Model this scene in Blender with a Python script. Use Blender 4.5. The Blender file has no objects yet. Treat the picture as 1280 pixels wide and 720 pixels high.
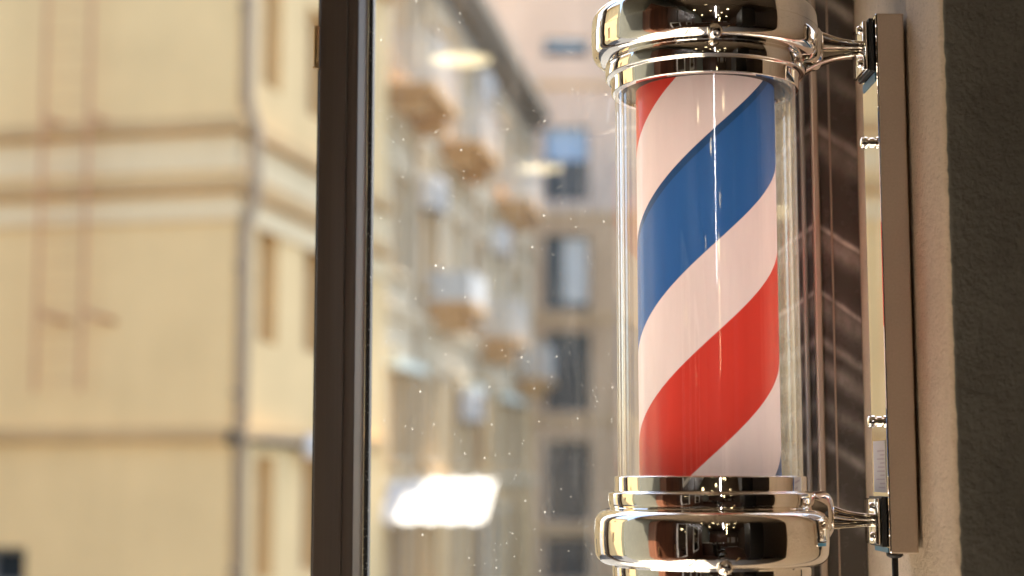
import bpy, bmesh, math, random
from mathutils import Vector, Matrix, noise
random.seed(7)
PI = math.pi
POLE_LAMP = 1.45
S = bpy.context.scene
COL = S.collection
R = math.radians
# All heights are measured from the eye (z = 0); the shop floor is at -1.6, the street at -4.4.
FLOOR, STREET, CEIL = -1.6, -4.4, 1.4

# ------------------------------------------------------------------ helpers
class MB:
    """collects faces, then links them as one mesh object"""
    def __init__(self):
        self.bm = bmesh.new()
    def quad(self, pts, mi=0):
        f = self.bm.faces.new([self.bm.verts.new(p) for p in pts]); f.material_index = mi; return f
    def box(self, x0, y0, z0, x1, y1, z1, mi=0, bevel=0.0, seg=2):
        vs = [self.bm.verts.new((x, y, z)) for z in (z0, z1) for y in (y0, y1) for x in (x0, x1)]
        fs = []
        for idx in ((0, 2, 3, 1), (4, 5, 7, 6), (0, 1, 5, 4), (2, 6, 7, 3), (0, 4, 6, 2), (1, 3, 7, 5)):
            f = self.bm.faces.new([vs[i] for i in idx]); f.material_index = mi; fs.append(f)
        if bevel:
            es = list({e for f in fs for e in f.edges})
            bmesh.ops.bevel(self.bm, geom=es, offset=bevel, segments=seg, profile=0.5, affect='EDGES', clamp_overlap=True)
        return self
    def lathe(self, prof, n=96, cx=0, cy=0, mi=0, smooth=True, M=None, closed=False):
        rings = []
        for r, z in prof:
            if r < 1e-6:
                rings.append([self.bm.verts.new((cx, cy, z))])
            else:
                rings.append([self.bm.verts.new((cx + r*math.cos(2*PI*i/n), cy + r*math.sin(2*PI*i/n), z)) for i in range(n)])
        if M is not None:
            for rg in rings:
                for v in rg: v.co = M @ v.co
        prs = list(zip(rings, rings[1:]))
        if closed: prs.append((rings[-1], rings[0]))
        for a, b in prs:
            for i in range(n):
                j = (i+1) % n
                if len(a) == 1 and len(b) == 1: continue
                if len(a) == 1: vs = [a[0], b[j], b[i]]
                elif len(b) == 1: vs = [a[i], a[j], b[0]]
                else: vs = [a[i], a[j], b[j], b[i]]
                f = self.bm.faces.new(vs); f.material_index = mi; f.smooth = smooth
        return self
    def tube(self, pts, r, n=10, mi=0, cap=True):
        rings = []
        pts = [Vector(p) for p in pts]
        for k, p in enumerate(pts):
            t = (pts[min(k+1, len(pts)-1)] - pts[max(k-1, 0)]).normalized()
            a = Vector((0, 0, 1)) if abs(t.z) < 0.9 else Vector((1, 0, 0))
            u = t.cross(a).normalized(); w = t.cross(u).normalized()
            rr = r[k] if isinstance(r, (list, tuple)) else r
            rings.append([self.bm.verts.new(p + u*rr*math.cos(2*PI*i/n) + w*rr*math.sin(2*PI*i/n)) for i in range(n)])
        for a, b in zip(rings, rings[1:]):
            for i in range(n):
                f = self.bm.faces.new([a[i], a[(i+1) % n], b[(i+1) % n], b[i]]); f.smooth = True; f.material_index = mi
        if cap:
            for rg in (rings[0], rings[-1]):
                f = self.bm.faces.new(rg); f.material_index = mi
        return self
    def build(self, name, mats, parent=None, loc=None, normals=True, autosmooth=None):
        if normals: bmesh.ops.recalc_face_normals(self.bm, faces=self.bm.faces[:])
        me = bpy.data.meshes.new(name); self.bm.to_mesh(me); self.bm.free()
        for m in (mats if isinstance(mats, (list, tuple)) else [mats]): me.materials.append(m)
        if autosmooth is not None:
            for p in me.polygons: p.use_smooth = True
            me.set_sharp_from_angle(angle=autosmooth)
        o = bpy.data.objects.new(name, me); COL.objects.link(o)
        if parent is not None: o.parent = parent
        if loc is not None: o.location = loc
        return o

def tag(o, label=None, cat=None, group=None, kind=None):
    if label: o['label'] = label
    if cat: o['category'] = cat
    if group: o['group'] = group
    if kind: o['kind'] = kind
    return o
def thing(name, loc, label, cat, rz=0.0, group=None):
    o = bpy.data.objects.new(name, None); COL.objects.link(o)
    o.location = loc; o.rotation_euler = (0, 0, rz); o.empty_display_size = 0.1
    return tag(o, label, cat, group)
def copy_tree(o, parent=None):
    c = o.copy(); COL.objects.link(c); c.parent = parent
    for ch in [x for x in o.children]: copy_tree(ch, c)
    return c

# ------------------------------------------------------------------ materials
class NT:
    def __init__(self, name):
        self.m = bpy.data.materials.new(name); self.m.use_nodes = True
        self.t = self.m.node_tree; self.t.nodes.clear()
        self.out = self.n('ShaderNodeOutputMaterial')
    def n(self, kind, **kw):
        x = self.t.nodes.new(kind)
        for k, v in kw.items(): setattr(x, k, v)
        return x
    def l(self, a, b): self.t.links.new(a, b)
    def put(self, sock, v):
        if hasattr(v, 'is_linked'): self.l(v, sock)
        else: sock.default_value = v
    def math(self, op, a, b=None, c=None):
        x = self.n('ShaderNodeMath', operation=op)
        for i, v in enumerate((a, b, c)):
            if v is not None: self.put(x.inputs[i], v)
        return x.outputs[0]
    def mix(self, f, a, b, blend='MIX'):
        x = self.n('ShaderNodeMix', data_type='RGBA', blend_type=blend)
        self.put(x.inputs[0], f)
        for s, v in ((x.inputs[6], a), (x.inputs[7], b)):
            self.put(s, v if hasattr(v, 'is_linked') else (*v[:3], 1))
        return x.outputs[2]
    def noise(self, scale, detail=4, rough=0.6, vec=None, dim='3D'):
        x = self.n('ShaderNodeTexNoise'); x.inputs['Scale'].default_value = scale
        x.inputs['Detail'].default_value = detail; x.inputs['Roughness'].default_value = rough
        if vec is not None: self.l(vec, x.inputs['Vector'])
        return x.outputs['Fac']
    def ramp(self, f, stops):
        x = self.n('ShaderNodeValToRGB'); e = x.color_ramp.elements
        while len(e) < len(stops): e.new(0.5)
        for k, (p, c) in enumerate(stops):
            e[k].position = p; e[k].color = (*c[:3], 1) if hasattr(c, '__len__') else (c, c, c, 1)
        self.l(f, x.inputs[0]); return x.outputs[0]
    def obj(self): return self.n('ShaderNodeTexCoord').outputs['Object']
    def scaled(self, v, s):
        x = self.n('ShaderNodeVectorMath', operation='MULTIPLY'); self.l(v, x.inputs[0]); x.inputs[1].default_value = s
        return x.outputs[0]
    def bump(self, h, strength=0.3, dist=0.002, nrm=None):
        x = self.n('ShaderNodeBump'); x.inputs['Strength'].default_value = strength; x.inputs['Distance'].default_value = dist
        self.l(h, x.inputs['Height'])
        if nrm is not None: self.l(nrm, x.inputs['Normal'])
        return x.outputs[0]
    def principled(self, base, rough=0.6, metal=0.0, bump=None, spec=0.5, coat=0.0):
        p = self.n('ShaderNodeBsdfPrincipled')
        self.put(p.inputs['Base Color'], base if hasattr(base, 'is_linked') else (*base[:3], 1))
        self.put(p.inputs['Roughness'], rough); self.put(p.inputs['Metallic'], metal)
        p.inputs['Specular IOR Level'].default_value = spec
        p.inputs['Coat Weight'].default_value = coat
        if bump is not None: self.l(bump, p.inputs['Normal'])
        return p
    def done(self, sh):
        self.l(sh.outputs[0] if hasattr(sh, 'outputs') else sh, self.out.inputs[0]); return self.m

def plain(name, base, rough=0.6, metal=0.0, var=0.12, scale=8.0, bump=0.0, bscale=60.0, spec=0.5):
    t = NT(name); o = t.obj()
    n = t.noise(scale, 5, 0.6, o)
    f = t.ramp(n, [(0.25, 1-var), (0.75, 1+var*0.6)])
    c = t.mix(1.0, base, f, 'MULTIPLY')
    b = t.bump(t.noise(bscale, 4, 0.6, o), bump, 0.01) if bump else None
    return t.done(t.principled(c, rough, metal, b, spec))

def thin_glass(name, f0=0.06, tint=(1, 1, 1), haze=0.0, rough=0.0):
    t = NT(name)
    lw = t.n('ShaderNodeLayerWeight'); lw.inputs['Blend'].default_value = 0.5
    p5 = t.math('POWER', lw.outputs['Facing'], 5.0)
    fac = t.math('MULTIPLY_ADD', p5, 1.0-f0, f0)
    tr = t.n('ShaderNodeBsdfTransparent'); tr.inputs[0].default_value = (*tint, 1)
    gl = t.n('ShaderNodeBsdfGlossy'); gl.inputs['Roughness'].default_value = rough; gl.inputs['Color'].default_value = (1, 1, 1, 1)
    mx = t.n('ShaderNodeMixShader'); t.l(fac, mx.inputs[0]); t.l(tr.outputs[0], mx.inputs[1]); t.l(gl.outputs[0], mx.inputs[2])
    last = mx
    if haze:
        d = t.n('ShaderNodeBsdfDiffuse'); d.inputs[0].default_value = (0.8, 0.78, 0.72, 1)
        d2 = t.n('ShaderNodeBsdfTranslucent'); d2.inputs[0].default_value = (0.8, 0.78, 0.72, 1)
        a = t.n('ShaderNodeMixShader'); a.inputs[0].default_value = 0.6; t.l(d.outputs[0], a.inputs[1]); t.l(d2.outputs[0], a.inputs[2])
        o = t.obj(); n = t.math('ADD', t.ramp(t.noise(9, 6, 0.7, o), [(0.3, 0.4), (0.75, 1.3)]), t.ramp(t.noise(1.0, 4, 0.65, t.scaled(o, (60, 60, 10))), [(0.5, 0.0), (0.8, 1.4)]))
        m2 = t.n('ShaderNodeMixShader'); t.l(t.math('MULTIPLY', n, haze), m2.inputs[0]); t.l(mx.outputs[0], m2.inputs[1]); t.l(a.outputs[0], m2.inputs[2]); last = m2
    return t.done(last)

def emit(name, col, k):
    t = NT(name); e = t.n('ShaderNodeEmission'); e.inputs[0].default_value = (*col, 1); e.inputs[1].default_value = k
    return t.done(e)

def m_chrome():
    t = NT('chrome'); o = t.obj()
    n = t.math('MAXIMUM', t.ramp(t.noise(160, 5, 0.7, o), [(0.45, 0.015), (0.8, 0.07)]), t.ramp(t.noise(38, 4, 0.6, o), [(0.56, 0.0), (0.75, 0.13)]))
    b = t.bump(t.noise(30, 2, 0.5, o), 0.03, 0.001)
    return t.done(t.principled((0.91, 0.865, 0.80), n, 1.0, b))
def m_plaster(name, base, dark, bsc=260.0, strength=0.5, dist=0.0015):
    t = NT(name); o = t.obj()
    big = t.noise(9, 5, 0.65, o); fine = t.noise(bsc, 5, 0.7, o); mid = t.noise(45, 5, 0.65, o)
    c = t.mix(t.ramp(big, [(0.3, 0.0), (0.7, 1.0)]), dark, base)
    pit = t.ramp(t.noise(420, 3, 0.6, o), [(0.30, 0.72), (0.42, 1.0)])
    c = t.mix(1.0, c, pit, 'MULTIPLY')
    h = t.math('ADD', t.math('MULTIPLY', fine, 0.6), mid)
    return t.done(t.principled(c, 0.85, 0.0, t.bump(h, strength, dist), 0.3))
def m_stripe():
    t = NT('printed_stripes'); o = t.obj()
    sx = t.n('ShaderNodeSeparateXYZ'); t.l(o, sx.inputs[0])
    ang = t.math('ARCTAN2', sx.outputs[0], t.math('MULTIPLY', sx.outputs[1], -1.0))
    u = t.math('FRACT', t.math('ADD', t.math('SUBTRACT', t.math('MULTIPLY_ADD', sx.outputs[2], 1/0.299, -0.1682/0.299), t.math('MULTIPLY', ang, 1/(2*PI))), 4.0))
    blue, red, white = (0.032, 0.130, 0.36), (0.64, 0.055, 0.036), (0.84, 0.74, 0.68)
    def band(a, b): return t.math('MULTIPLY', t.math('GREATER_THAN', u, a), t.math('LESS_THAN', u, b))
    c = t.mix(band(0.0, 0.2815), white, blue)
    c = t.mix(band(0.2575, 0.2815), c, (0.022, 0.08, 0.20))   # darker upper edge: glass reflection and shadow painted into the blue
    c = t.mix(band(0.5, 0.7815), c, red)
    sm = t.ramp(t.noise(1.0, 4, 0.6, t.scaled(o, (70, 70, 9))), [(0.3, 0.94), (0.7, 1.03)])
    c = t.mix(1.0, c, sm, 'MULTIPLY')
    p = t.principled(c, 0.28, 0.0, t.bump(t.noise(1.0, 3, 0.5, t.scaled(o, (60, 60, 6))), 0.05, 0.001), 0.5)
    tl = t.n('ShaderNodeBsdfTranslucent'); t.l(c, tl.inputs[0])
    mx = t.n('ShaderNodeMixShader'); mx.inputs[0].default_value = 0.30
    t.l(p.outputs[0], mx.inputs[1]); t.l(tl.outputs[0], mx.inputs[2])
    return t.done(mx)
def m_marble():
    t = NT('dark_marble'); o = t.obj()
    sx = t.n('ShaderNodeSeparateXYZ'); t.l(o, sx.inputs[0])
    # book-matched veins: they run down towards both sides of the copper joint at x = 0
    ax = t.math('ABSOLUTE', sx.outputs[0])
    w = t.noise(9, 4, 0.55, o)
    f = t.math('ADD', t.math('ADD', sx.outputs[2], t.math('MULTIPLY', ax, 0.66)), t.math('MULTIPLY', w, 0.012))
    vein = None
    for f0, wd, amp in ((0.214, 0.0028, 1.0), (0.204, 0.011, 0.40), (0.156, 0.0026, 0.85), (0.146, 0.011, 0.35), (0.116, 0.0045, 0.45), (0.094, 0.008, 0.35), (0.300, 0.005, 0.5),
                        (0.286, 0.012, 0.25), (0.062, 0.007, 0.28), (0.030, 0.005, 0.35), (0.352, 0.008, 0.3), (-0.018, 0.008, 0.3), (0.42, 0.006, 0.6), (-0.12, 0.005, 0.7), (-0.3, 0.006, 0.6), (0.6, 0.006, 0.7)):
        g = t.math('DIVIDE', t.math('SUBTRACT', f, f0 + 0.006), wd)
        g = t.math('MULTIPLY', t.math('EXPONENT', t.math('MULTIPLY', t.math('MULTIPLY', g, g), -1.0)), amp)
        vein = g if vein is None else t.math('MAXIMUM', vein, g)
    fib = t.ramp(t.noise(1.0, 4, 0.65, t.scaled(o, (55, 55, 30))), [(0.35, 0.35), (0.65, 1.0)])
    vein = t.math('MULTIPLY', vein, fib)
    c = t.mix(t.ramp(t.noise(6, 5, 0.6, o), [(0.3, 0), (0.7, 1)]), (0.060, 0.052, 0.048), (0.105, 0.097, 0.085))
    c = t.mix(vein, c, (0.78, 0.75, 0.68))
    fl = t.ramp(t.noise(1.0, 3, 0.6, t.scaled(o, (500, 500, 60))), [(0.68, 0.0), (0.76, 1.0)])   # fine scratches
    c = t.mix(t.math('MULTIPLY', fl, 0.35), c, (0.40, 0.37, 0.33))
    return t.done(t.principled(c, t.ramp(t.noise(25, 5, 0.7, o), [(0.3, 0.16), (0.7, 0.36)]), 0, None, 0.28))
def m_brushed(name, base, rough, metal, sc=(400, 400, 3)):
    t = NT(name); o = t.obj()
    n = t.noise(1.0, 4, 0.6, t.scaled(o, sc))
    c = t.mix(1.0, base, t.ramp(n, [(0.3, 0.93), (0.7, 1.05)]), 'MULTIPLY')
    return t.done(t.principled(c, rough, metal, t.bump(n, 0.05, 0.001), 0.5))
def m_satin(name, base):
    t = NT(name); o = t.obj()
    big = t.ramp(t.noise(5, 3, 0.5, o), [(0.3, 0.88), (0.7, 1.04)]); fine = t.noise(520, 4, 0.65, o)
    c = t.mix(1.0, t.mix(1.0, base, big, 'MULTIPLY'), t.ramp(fine, [(0.3, 0.94), (0.7, 1.05)]), 'MULTIPLY')
    return t.done(t.principled(c, 0.42, 0.35, t.bump(fine, 0.12, 0.0006), 0.5))
def m_wood(name, a, b, rough=0.3):
    t = NT(name); o = t.obj()
    n = t.noise(1.0, 6, 0.65, t.scaled(o, (9, 9, 0.9)))
    c = t.mix(t.ramp(n, [(0.3, 0), (0.7, 1)]), a, b)
    return t.done(t.principled(c, rough, 0, t.bump(n, 0.1, 0.002), 0.5))
def m_tile(name, base, grout, size):
    t = NT(name); o = t.obj()
    br = t.n('ShaderNodeTexBrick'); t.l(o, br.inputs['Vector'])
    br.inputs['Scale'].default_value = 1; br.offset = 0.0
    br.inputs['Brick Width'].default_value = size; br.inputs['Row Height'].default_value = size
    br.inputs['Mortar Size'].default_value = 0.004
    br.inputs['Color1'].default_value = (*base, 1); br.inputs['Color2'].default_value = (*[x*0.94 for x in base], 1)
    br.inputs['Mortar'].default_value = (*grout, 1)
    c = t.mix(1.0, br.outputs[0], t.ramp(t.noise(3, 5, 0.6, o), [(0.3, 0.9), (0.7, 1.05)]), 'MULTIPLY')
    return t.done(t.principled(c, 0.3, 0, None, 0.5))
def m_facade(name, base, var=0.12, streak=0.12):
    t = NT(name); o = t.obj()
    n = t.ramp(t.noise(0.7, 6, 0.65, o), [(0.3, 1-var), (0.7, 1.05)])
    s = t.ramp(t.noise(1.0, 4, 0.6, t.scaled(o, (2.2, 2.2, 0.12))), [(0.3, 1-streak), (0.65, 1.03)])
    c = t.mix(1.0, t.mix(1.0, base, n, 'MULTIPLY'), s, 'MULTIPLY')
    return t.done(t.principled(c, 0.9, 0, t.bump(t.noise(25, 4, 0.6, o), 0.3, 0.01), 0.2))

M = {}
M['chrome'] = m_chrome()
M['plaster'] = m_plaster('beige_plaster', (0.66, 0.53, 0.39), (0.55, 0.44, 0.315), 300, 0.9, 0.0028)
M['paint_dark'] = m_plaster('dark_grey_wall_paint', (0.175, 0.165, 0.140), (0.120, 0.112, 0.094), 150, 0.9, 0.0025)
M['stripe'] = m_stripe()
M['tube'] = thin_glass('tube_glass', 0.05)
M['pane'] = thin_glass('dusty_pane_glass', 0.075, (0.98, 0.98, 0.96), 0.014)
M['black'] = plain('black_plastic', (0.012, 0.011, 0.010), 0.45)
M['rubber'] = plain('black_rubber', (0.010, 0.010, 0.010), 0.6, bump=0.3, bscale=600)
M['bar_paint'] = m_satin('taupe_satin_metal', (0.52, 0.41, 0.31))
M['frame'] = m_brushed('dark_bronze_aluminium', (0.105, 0.084, 0.070), 0.38, 0.2)
M['frame_edge'] = m_brushed('grey_aluminium_edge', (0.30, 0.27, 0.24), 0.35, 0.6)
M['brass'] = m_brushed('aged_brass', (0.45, 0.30, 0.14), 0.35, 1.0)
M['copper'] = m_brushed('copper_joint_strip', (0.50, 0.40, 0.31), 0.42, 0.5)
M['marble'] = m_marble()
M['sticker'] = plain('paper_sticker', (0.70, 0.64, 0.58), 0.6)
M['ink'] = plain('faded_ink', (0.55, 0.45, 0.43), 0.6)
M['blue_tape'] = plain('blue_film', (0.06, 0.25, 0.42), 0.3)
M['dust'] = None
t = NT('dust_white'); d = t.n('ShaderNodeBsdfDiffuse'); d.inputs[0].default_value = (0.46, 0.44, 0.40, 1)
d2 = t.n('ShaderNodeBsdfTranslucent'); d2.inputs[0].default_value = (0.46, 0.44, 0.40, 1)
a = t.n('ShaderNodeMixShader'); a.inputs[0].default_value = 0.6; t.l(d.outputs[0], a.inputs[1]); t.l(d2.outputs[0], a.inputs[2])
M['dust'] = t.done(a)
M['yellow'] = m_facade('ochre_stucco', (0.75, 0.53, 0.258), 0.10, 0.02)
M['yellow_light'] = m_facade('pale_ochre_band', (0.74, 0.575, 0.34), 0.06, 0.05)
M['ledge'] = m_facade('brown_ledge', (0.56, 0.37, 0.18), 0.1, 0.1)  # shadow lines along the ledges put into their brown colour
M['cream'] = m_facade('cream_stucco', (0.68, 0.55, 0.37), 0.14, 0.12)
M['tan'] = m_facade('tan_stucco', (0.64, 0.42, 0.20), 0.14, 0.12)
M['pink'] = m_facade('rose_stucco', (0.62, 0.46, 0.35), 0.1, 0.08)
M['cornice'] = m_facade('grey_cornice', (0.24, 0.20, 0.15), 0.1, 0.1)
M['mint'] = m_facade('pale_mint_paint', (0.66, 0.70, 0.60), 0.06, 0.05)
M['rose_tan'] = m_facade('rose_tan_stucco', (0.58, 0.375, 0.215), 0.12, 0.1)
M['balcony'] = m_facade('ochre_balcony_slab', (0.58, 0.345, 0.15), 0.1, 0.1)
M['white_metal'] = plain('white_painted_metal', (0.75, 0.73, 0.70), 0.4)
M['pipe'] = plain('zinc_downpipe', (0.37, 0.27, 0.17), 0.9, 0.0)
M['rust'] = plain('rusty_paint', (0.56, 0.29, 0.14), 0.6)
M['shutter'] = plain('tan_wood_shutter', (0.54, 0.36, 0.18), 0.6)
M['win_frame'] = plain('window_frame_grey', (0.20, 0.20, 0.20), 0.5)
M['win_dark'] = plain('dark_window_frame', (0.07, 0.085, 0.10), 0.5)
M['blind'] = plain('pale_blue_blind', (0.30, 0.42, 0.55), 0.8)
M['curtain'] = plain('white_curtain', (0.70, 0.68, 0.62), 0.9)
t = NT('window_glass_dark'); M['win_glass'] = t.done(t.principled((0.012, 0.022, 0.032), 0.15, 0, None, 0.2))
M['asphalt'] = plain('asphalt', (0.05, 0.05, 0.05), 0.9, bump=0.4, bscale=40)
M['paving'] = m_tile('pavement_slab', (0.34, 0.32, 0.29), (0.15, 0.14, 0.13), 0.5)
M['canvas'] = plain('white_canvas', (0.56, 0.54, 0.50), 0.8)
M['floor'] = m_tile('pale_floor_tile', (0.62, 0.57, 0.50), (0.35, 0.32, 0.28), 0.6)
M['ceiling'] = plain('beige_ceiling_paint', (0.30, 0.23, 0.165), 0.8)
M['wood'] = m_wood('mahogany', (0.040, 0.014, 0.008), (0.105, 0.040, 0.020))
M['greygreen'] = plain('grey_green_wall', (0.16, 0.16, 0.125), 0.7)
M['room_wall'] = plain('brown_room_wall', (0.13, 0.085, 0.055), 0.7)
M['mirror'] = m_brushed('mirror_silver', (0.85, 0.85, 0.85), 0.02, 1.0)
M['lamp'] = emit('warm_lamp_glass', (1.0, 0.80, 0.45), 2.1)
M['pole_lamp'] = emit('pole_lamp', (1.0, 0.90, 0.80), POLE_LAMP)
M['led'] = emit('led_tube', (0.95, 0.95, 1.0), 8.0)
M['stone_white'] = plain('white_stone_counter', (0.72, 0.70, 0.66), 0.25)
M['leather'] = plain('black_leather', (0.02, 0.016, 0.014), 0.4)
M['bottle_a'] = plain('amber_bottle', (0.40, 0.16, 0.03), 0.15)
M['bottle_b'] = plain('white_bottle', (0.75, 0.73, 0.68), 0.25)

# ------------------------------------------------------------------ barber pole
PX, PY = 0.1476, 1.20
pole = thing('barber_pole', (PX, PY, -0.15), 'red, white and blue barber pole in a glass tube between chrome caps', 'barber pole')
OZ = 0.15            # children are measured from the pole's base
def arc(cx, cz, r, a0, a1, n=8): return [(cx + r*math.cos(R(a0+(a1-a0)*i/n)), cz + r*math.sin(R(a0+(a1-a0)*i/n))) for i in range(n+1)]
def cap_profile():   # radius against distance away from the glass tube
    p = [(0.0655, 0.0025), (0.0660, 0.0), (0.0700, 0.0)] + arc(0.0700, 0.0012, 0.0012, -90, 0, 4)
    p += [(0.0712, 0.0100), (0.0715, 0.0110), (0.0722, 0.0114), (0.0742, 0.0117)] + arc(0.0743, 0.0133, 0.0015, -90, 0, 5)
    p += [(0.0759, 0.0165), (0.0758, 0.0205), (0.0752, 0.0222), (0.0748, 0.0230), (0.0752, 0.0236), (0.0765, 0.0240)]
    p += arc(0.0757, 0.0343, 0.0102, -80, -6, 12)
    p += [(0.08605, 0.0360), (0.0863, 0.0385), (0.08648, 0.0420), (0.08652, 0.0452), (0.08618, 0.04523), (0.08618, 0.04557), (0.08652, 0.0456), (0.08645, 0.0490), (0.0862, 0.0520)]
    p += arc(0.0757, 0.0546, 0.0103, 6, 84, 12)
    p += [(0.0738, 0.0652), (0.0732, 0.0662), (0.0733, 0.0690), (0.0728, 0.0780)]
    return p
base = cap_profile()
# the lower cap hangs below z = 0, the upper one stands above z = 0.290
low = [(r, OZ - d) for r, d in base] + [(0.0700, OZ-0.088), (0.055, OZ-0.098), (0.030, OZ-0.104)] + [(0.018, OZ-0.108), (0.020, OZ-0.118), (0.017, OZ-0.130), (0.0, OZ-0.138)]
upp = [(r, OZ + 0.290 + d) for r, d in base] + [(0.0700, OZ+0.382), (0.060, OZ+0.397), (0.042, OZ+0.408), (0.020, OZ+0.414), (0.018, OZ+0.420), (0.021, OZ+0.430), (0.017, OZ+0.441), (0.0, OZ+0.447)]
capl = MB().lathe(low, 160).build('bottom_cap', M['chrome'], pole, autosmooth=R(30))
capu = MB().lathe(upp, 160).build('top_cap', M['chrome'], pole, autosmooth=R(30))
# dark seats inside both caps, round the ends of the striped drum
MB().lathe([(0.0520, OZ+0.2925), (0.0654, OZ+0.2925), (0.0654, OZ+0.300), (0.0520, OZ+0.300)], 96).build('cap_liner', M['black'], capu, autosmooth=R(40))
MB().lathe([(0.0, OZ-0.0012), (0.0658, OZ-0.0012), (0.0658, OZ-0.006), (0.0, OZ-0.006)], 96).build('cap_liner', M['chrome'], capl, autosmooth=R(40))
def screw(parent, az, r, z, tilt):
    d = Vector((math.sin(az)*math.cos(tilt), -math.cos(az)*math.cos(tilt), math.sin(tilt)))
    q = Vector((0, 0, 1)).rotation_difference(d).to_matrix().to_4x4()
    Mx = Matrix.Translation((math.sin(az)*r, -math.cos(az)*r, z)) @ q
    m = MB()
    m.lathe([(0.0, -0.004), (0.0042, -0.004), (0.0042, 0.0025), (0.0055, 0.0030), (0.0057, 0.0050), (0.0048, 0.0072), (0.0030, 0.0084), (0.0016, 0.0084), (0.0014, 0.0066), (0.0, 0.0066)], 28, M=Mx)
    return m.build('screw', M['chrome'], parent, autosmooth=R(35))
screw(capl, R(-0.5), 0.0800, OZ-0.0598, R(-45))
screw(capu, R(-1.5), 0.0808, OZ+0.290+0.0290, R(-40))
# glass tube: an outer and an inner skin of the 4 mm wall
MB().lathe([(0.0686, OZ-0.001), (0.0686, OZ+0.293), (0.0648, OZ+0.293), (0.0648, OZ-0.001)], 160).build('glass_tube', M['tube'], pole, autosmooth=R(40))
# printed drum; slightly thick so its inner side is a real surface
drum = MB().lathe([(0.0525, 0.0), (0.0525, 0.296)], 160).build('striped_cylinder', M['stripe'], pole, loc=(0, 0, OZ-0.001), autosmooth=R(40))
# put the material's origin at eye level z = 0
drum.location = (0, 0, OZ)
for v in drum.data.vertices: v.co.z -= 0.001
lt = MB().lathe([(0.0, 0.004), (0.011, 0.004), (0.011, 0.288), (0.0, 0.288)], 24).build('lamp_tube', M['pole_lamp'], pole, loc=(0, 0, OZ), autosmooth=R(40))
# bracket arms
def arm(pts, name='bracket_arm'):
    # pts: x, z_low, z_high, half depth in y ; cross-section is a ribbed lens
    m = MB(); rings = []; n = 24
    for x, a, b, hy in pts:
        c, h = (a+b)/2, (b-a)/2
        half = [(-1.0, 0.30), (-0.985, 0.60), (-0.93, 0.78), (-0.86, 0.80), (-0.78, 0.62), (-0.55, 0.48), (-0.26, 0.46), (-0.17, 0.62), (-0.10, 0.86), (0.0, 0.92),
                (0.10, 0.86), (0.17, 0.62), (0.26, 0.46), (0.55, 0.48), (0.78, 0.62), (0.86, 0.80), (0.93, 0.78), (0.985, 0.60), (1.0, 0.30)]
        loop = [(sz, -w_) for sz, w_ in half] + [(sz, w_) for sz, w_ in reversed(half)]
        n = len(loop)
        ring = [m.bm.verts.new((x, hy*w_, OZ + c + h*sz)) for sz, w_ in loop]
        rings.append(ring)
    for a, b in zip(rings, rings[1:]):
        for i in range(n):
            f = m.bm.faces.new([a[i], a[(i+1) % n], b[(i+1) % n], b[i]]); f.smooth = True
    m.bm.faces.new(rings[0]); m.bm.faces.new(rings[-1])
    return m.build(name, M['chrome'], pole, autosmooth=R(60))
def cur(x0, x1, lo0, lo1, hi0, hi1, elo, ehi, n=14):
    out = []
    for i in range(n+1):
        s = i/n
        out.append((x0 + (x1-x0)*s, lo1 + (lo0-lo1)*(1-s)**elo, hi1 + (hi0-hi1)*(1-s)**ehi, 0.0145 - 0.0065*min(1, s*1.6)))
    return out
AX0, AX1 = 0.0760, 0.1215
arm(cur(AX0, AX1, 0.3050, 0.3190, 0.3440, 0.3310, 2.2, 1.8))
arm(cur(AX0, AX1, -0.0405, -0.0370, -0.0130, -0.0275, 1.2, 2.4))
for zc, nm in ((0.3262, capu), (-0.0290, capl)):
    Mx = Matrix.Translation((0.0830, 0.0, OZ+zc)) @ Matrix.Rotation(R(90), 4, 'Y') @ Matrix.Diagonal((1.0, 0.85, 1, 1))
    MB().lathe([(0.0, -0.01), (0.0175, -0.01), (0.0178, 0.001), (0.0165, 0.0045), (0.0135, 0.0066), (0.0125, 0.0070), (0.0, 0.0070)], 36, M=Mx).build('bracket_boss', M['chrome'], pole, autosmooth=R(50))
for z0, z1 in ((0.3050, 0.3430), (-0.0500, -0.0165)):
    fl = MB().box(0.1180, -0.0185, OZ+z0, 0.1222, 0.0185, OZ+z1, bevel=0.0012).build('bracket_flange', M['chrome'], pole, autosmooth=R(40))
    MB().box(0.1224, -0.0205, OZ+z0-0.0015, 0.1262, 0.0205, OZ+z1+0.0015, bevel=0.0006).build('gasket', M['black'], fl)
    for zz in (z0+0.006, z1-0.006):
        Mx = Matrix.Translation((0.1180, -0.0125, OZ+zz)) @ Matrix.Rotation(R(-90), 4, 'Y')
        MB().lathe([(0.0, 0.0), (0.0036, 0.0), (0.0036, 0.0018), (0.0026, 0.0032), (0.0, 0.0036)], 20, M=Mx).build('flange_bolt', M['chrome'], fl, autosmooth=R(40))
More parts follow.
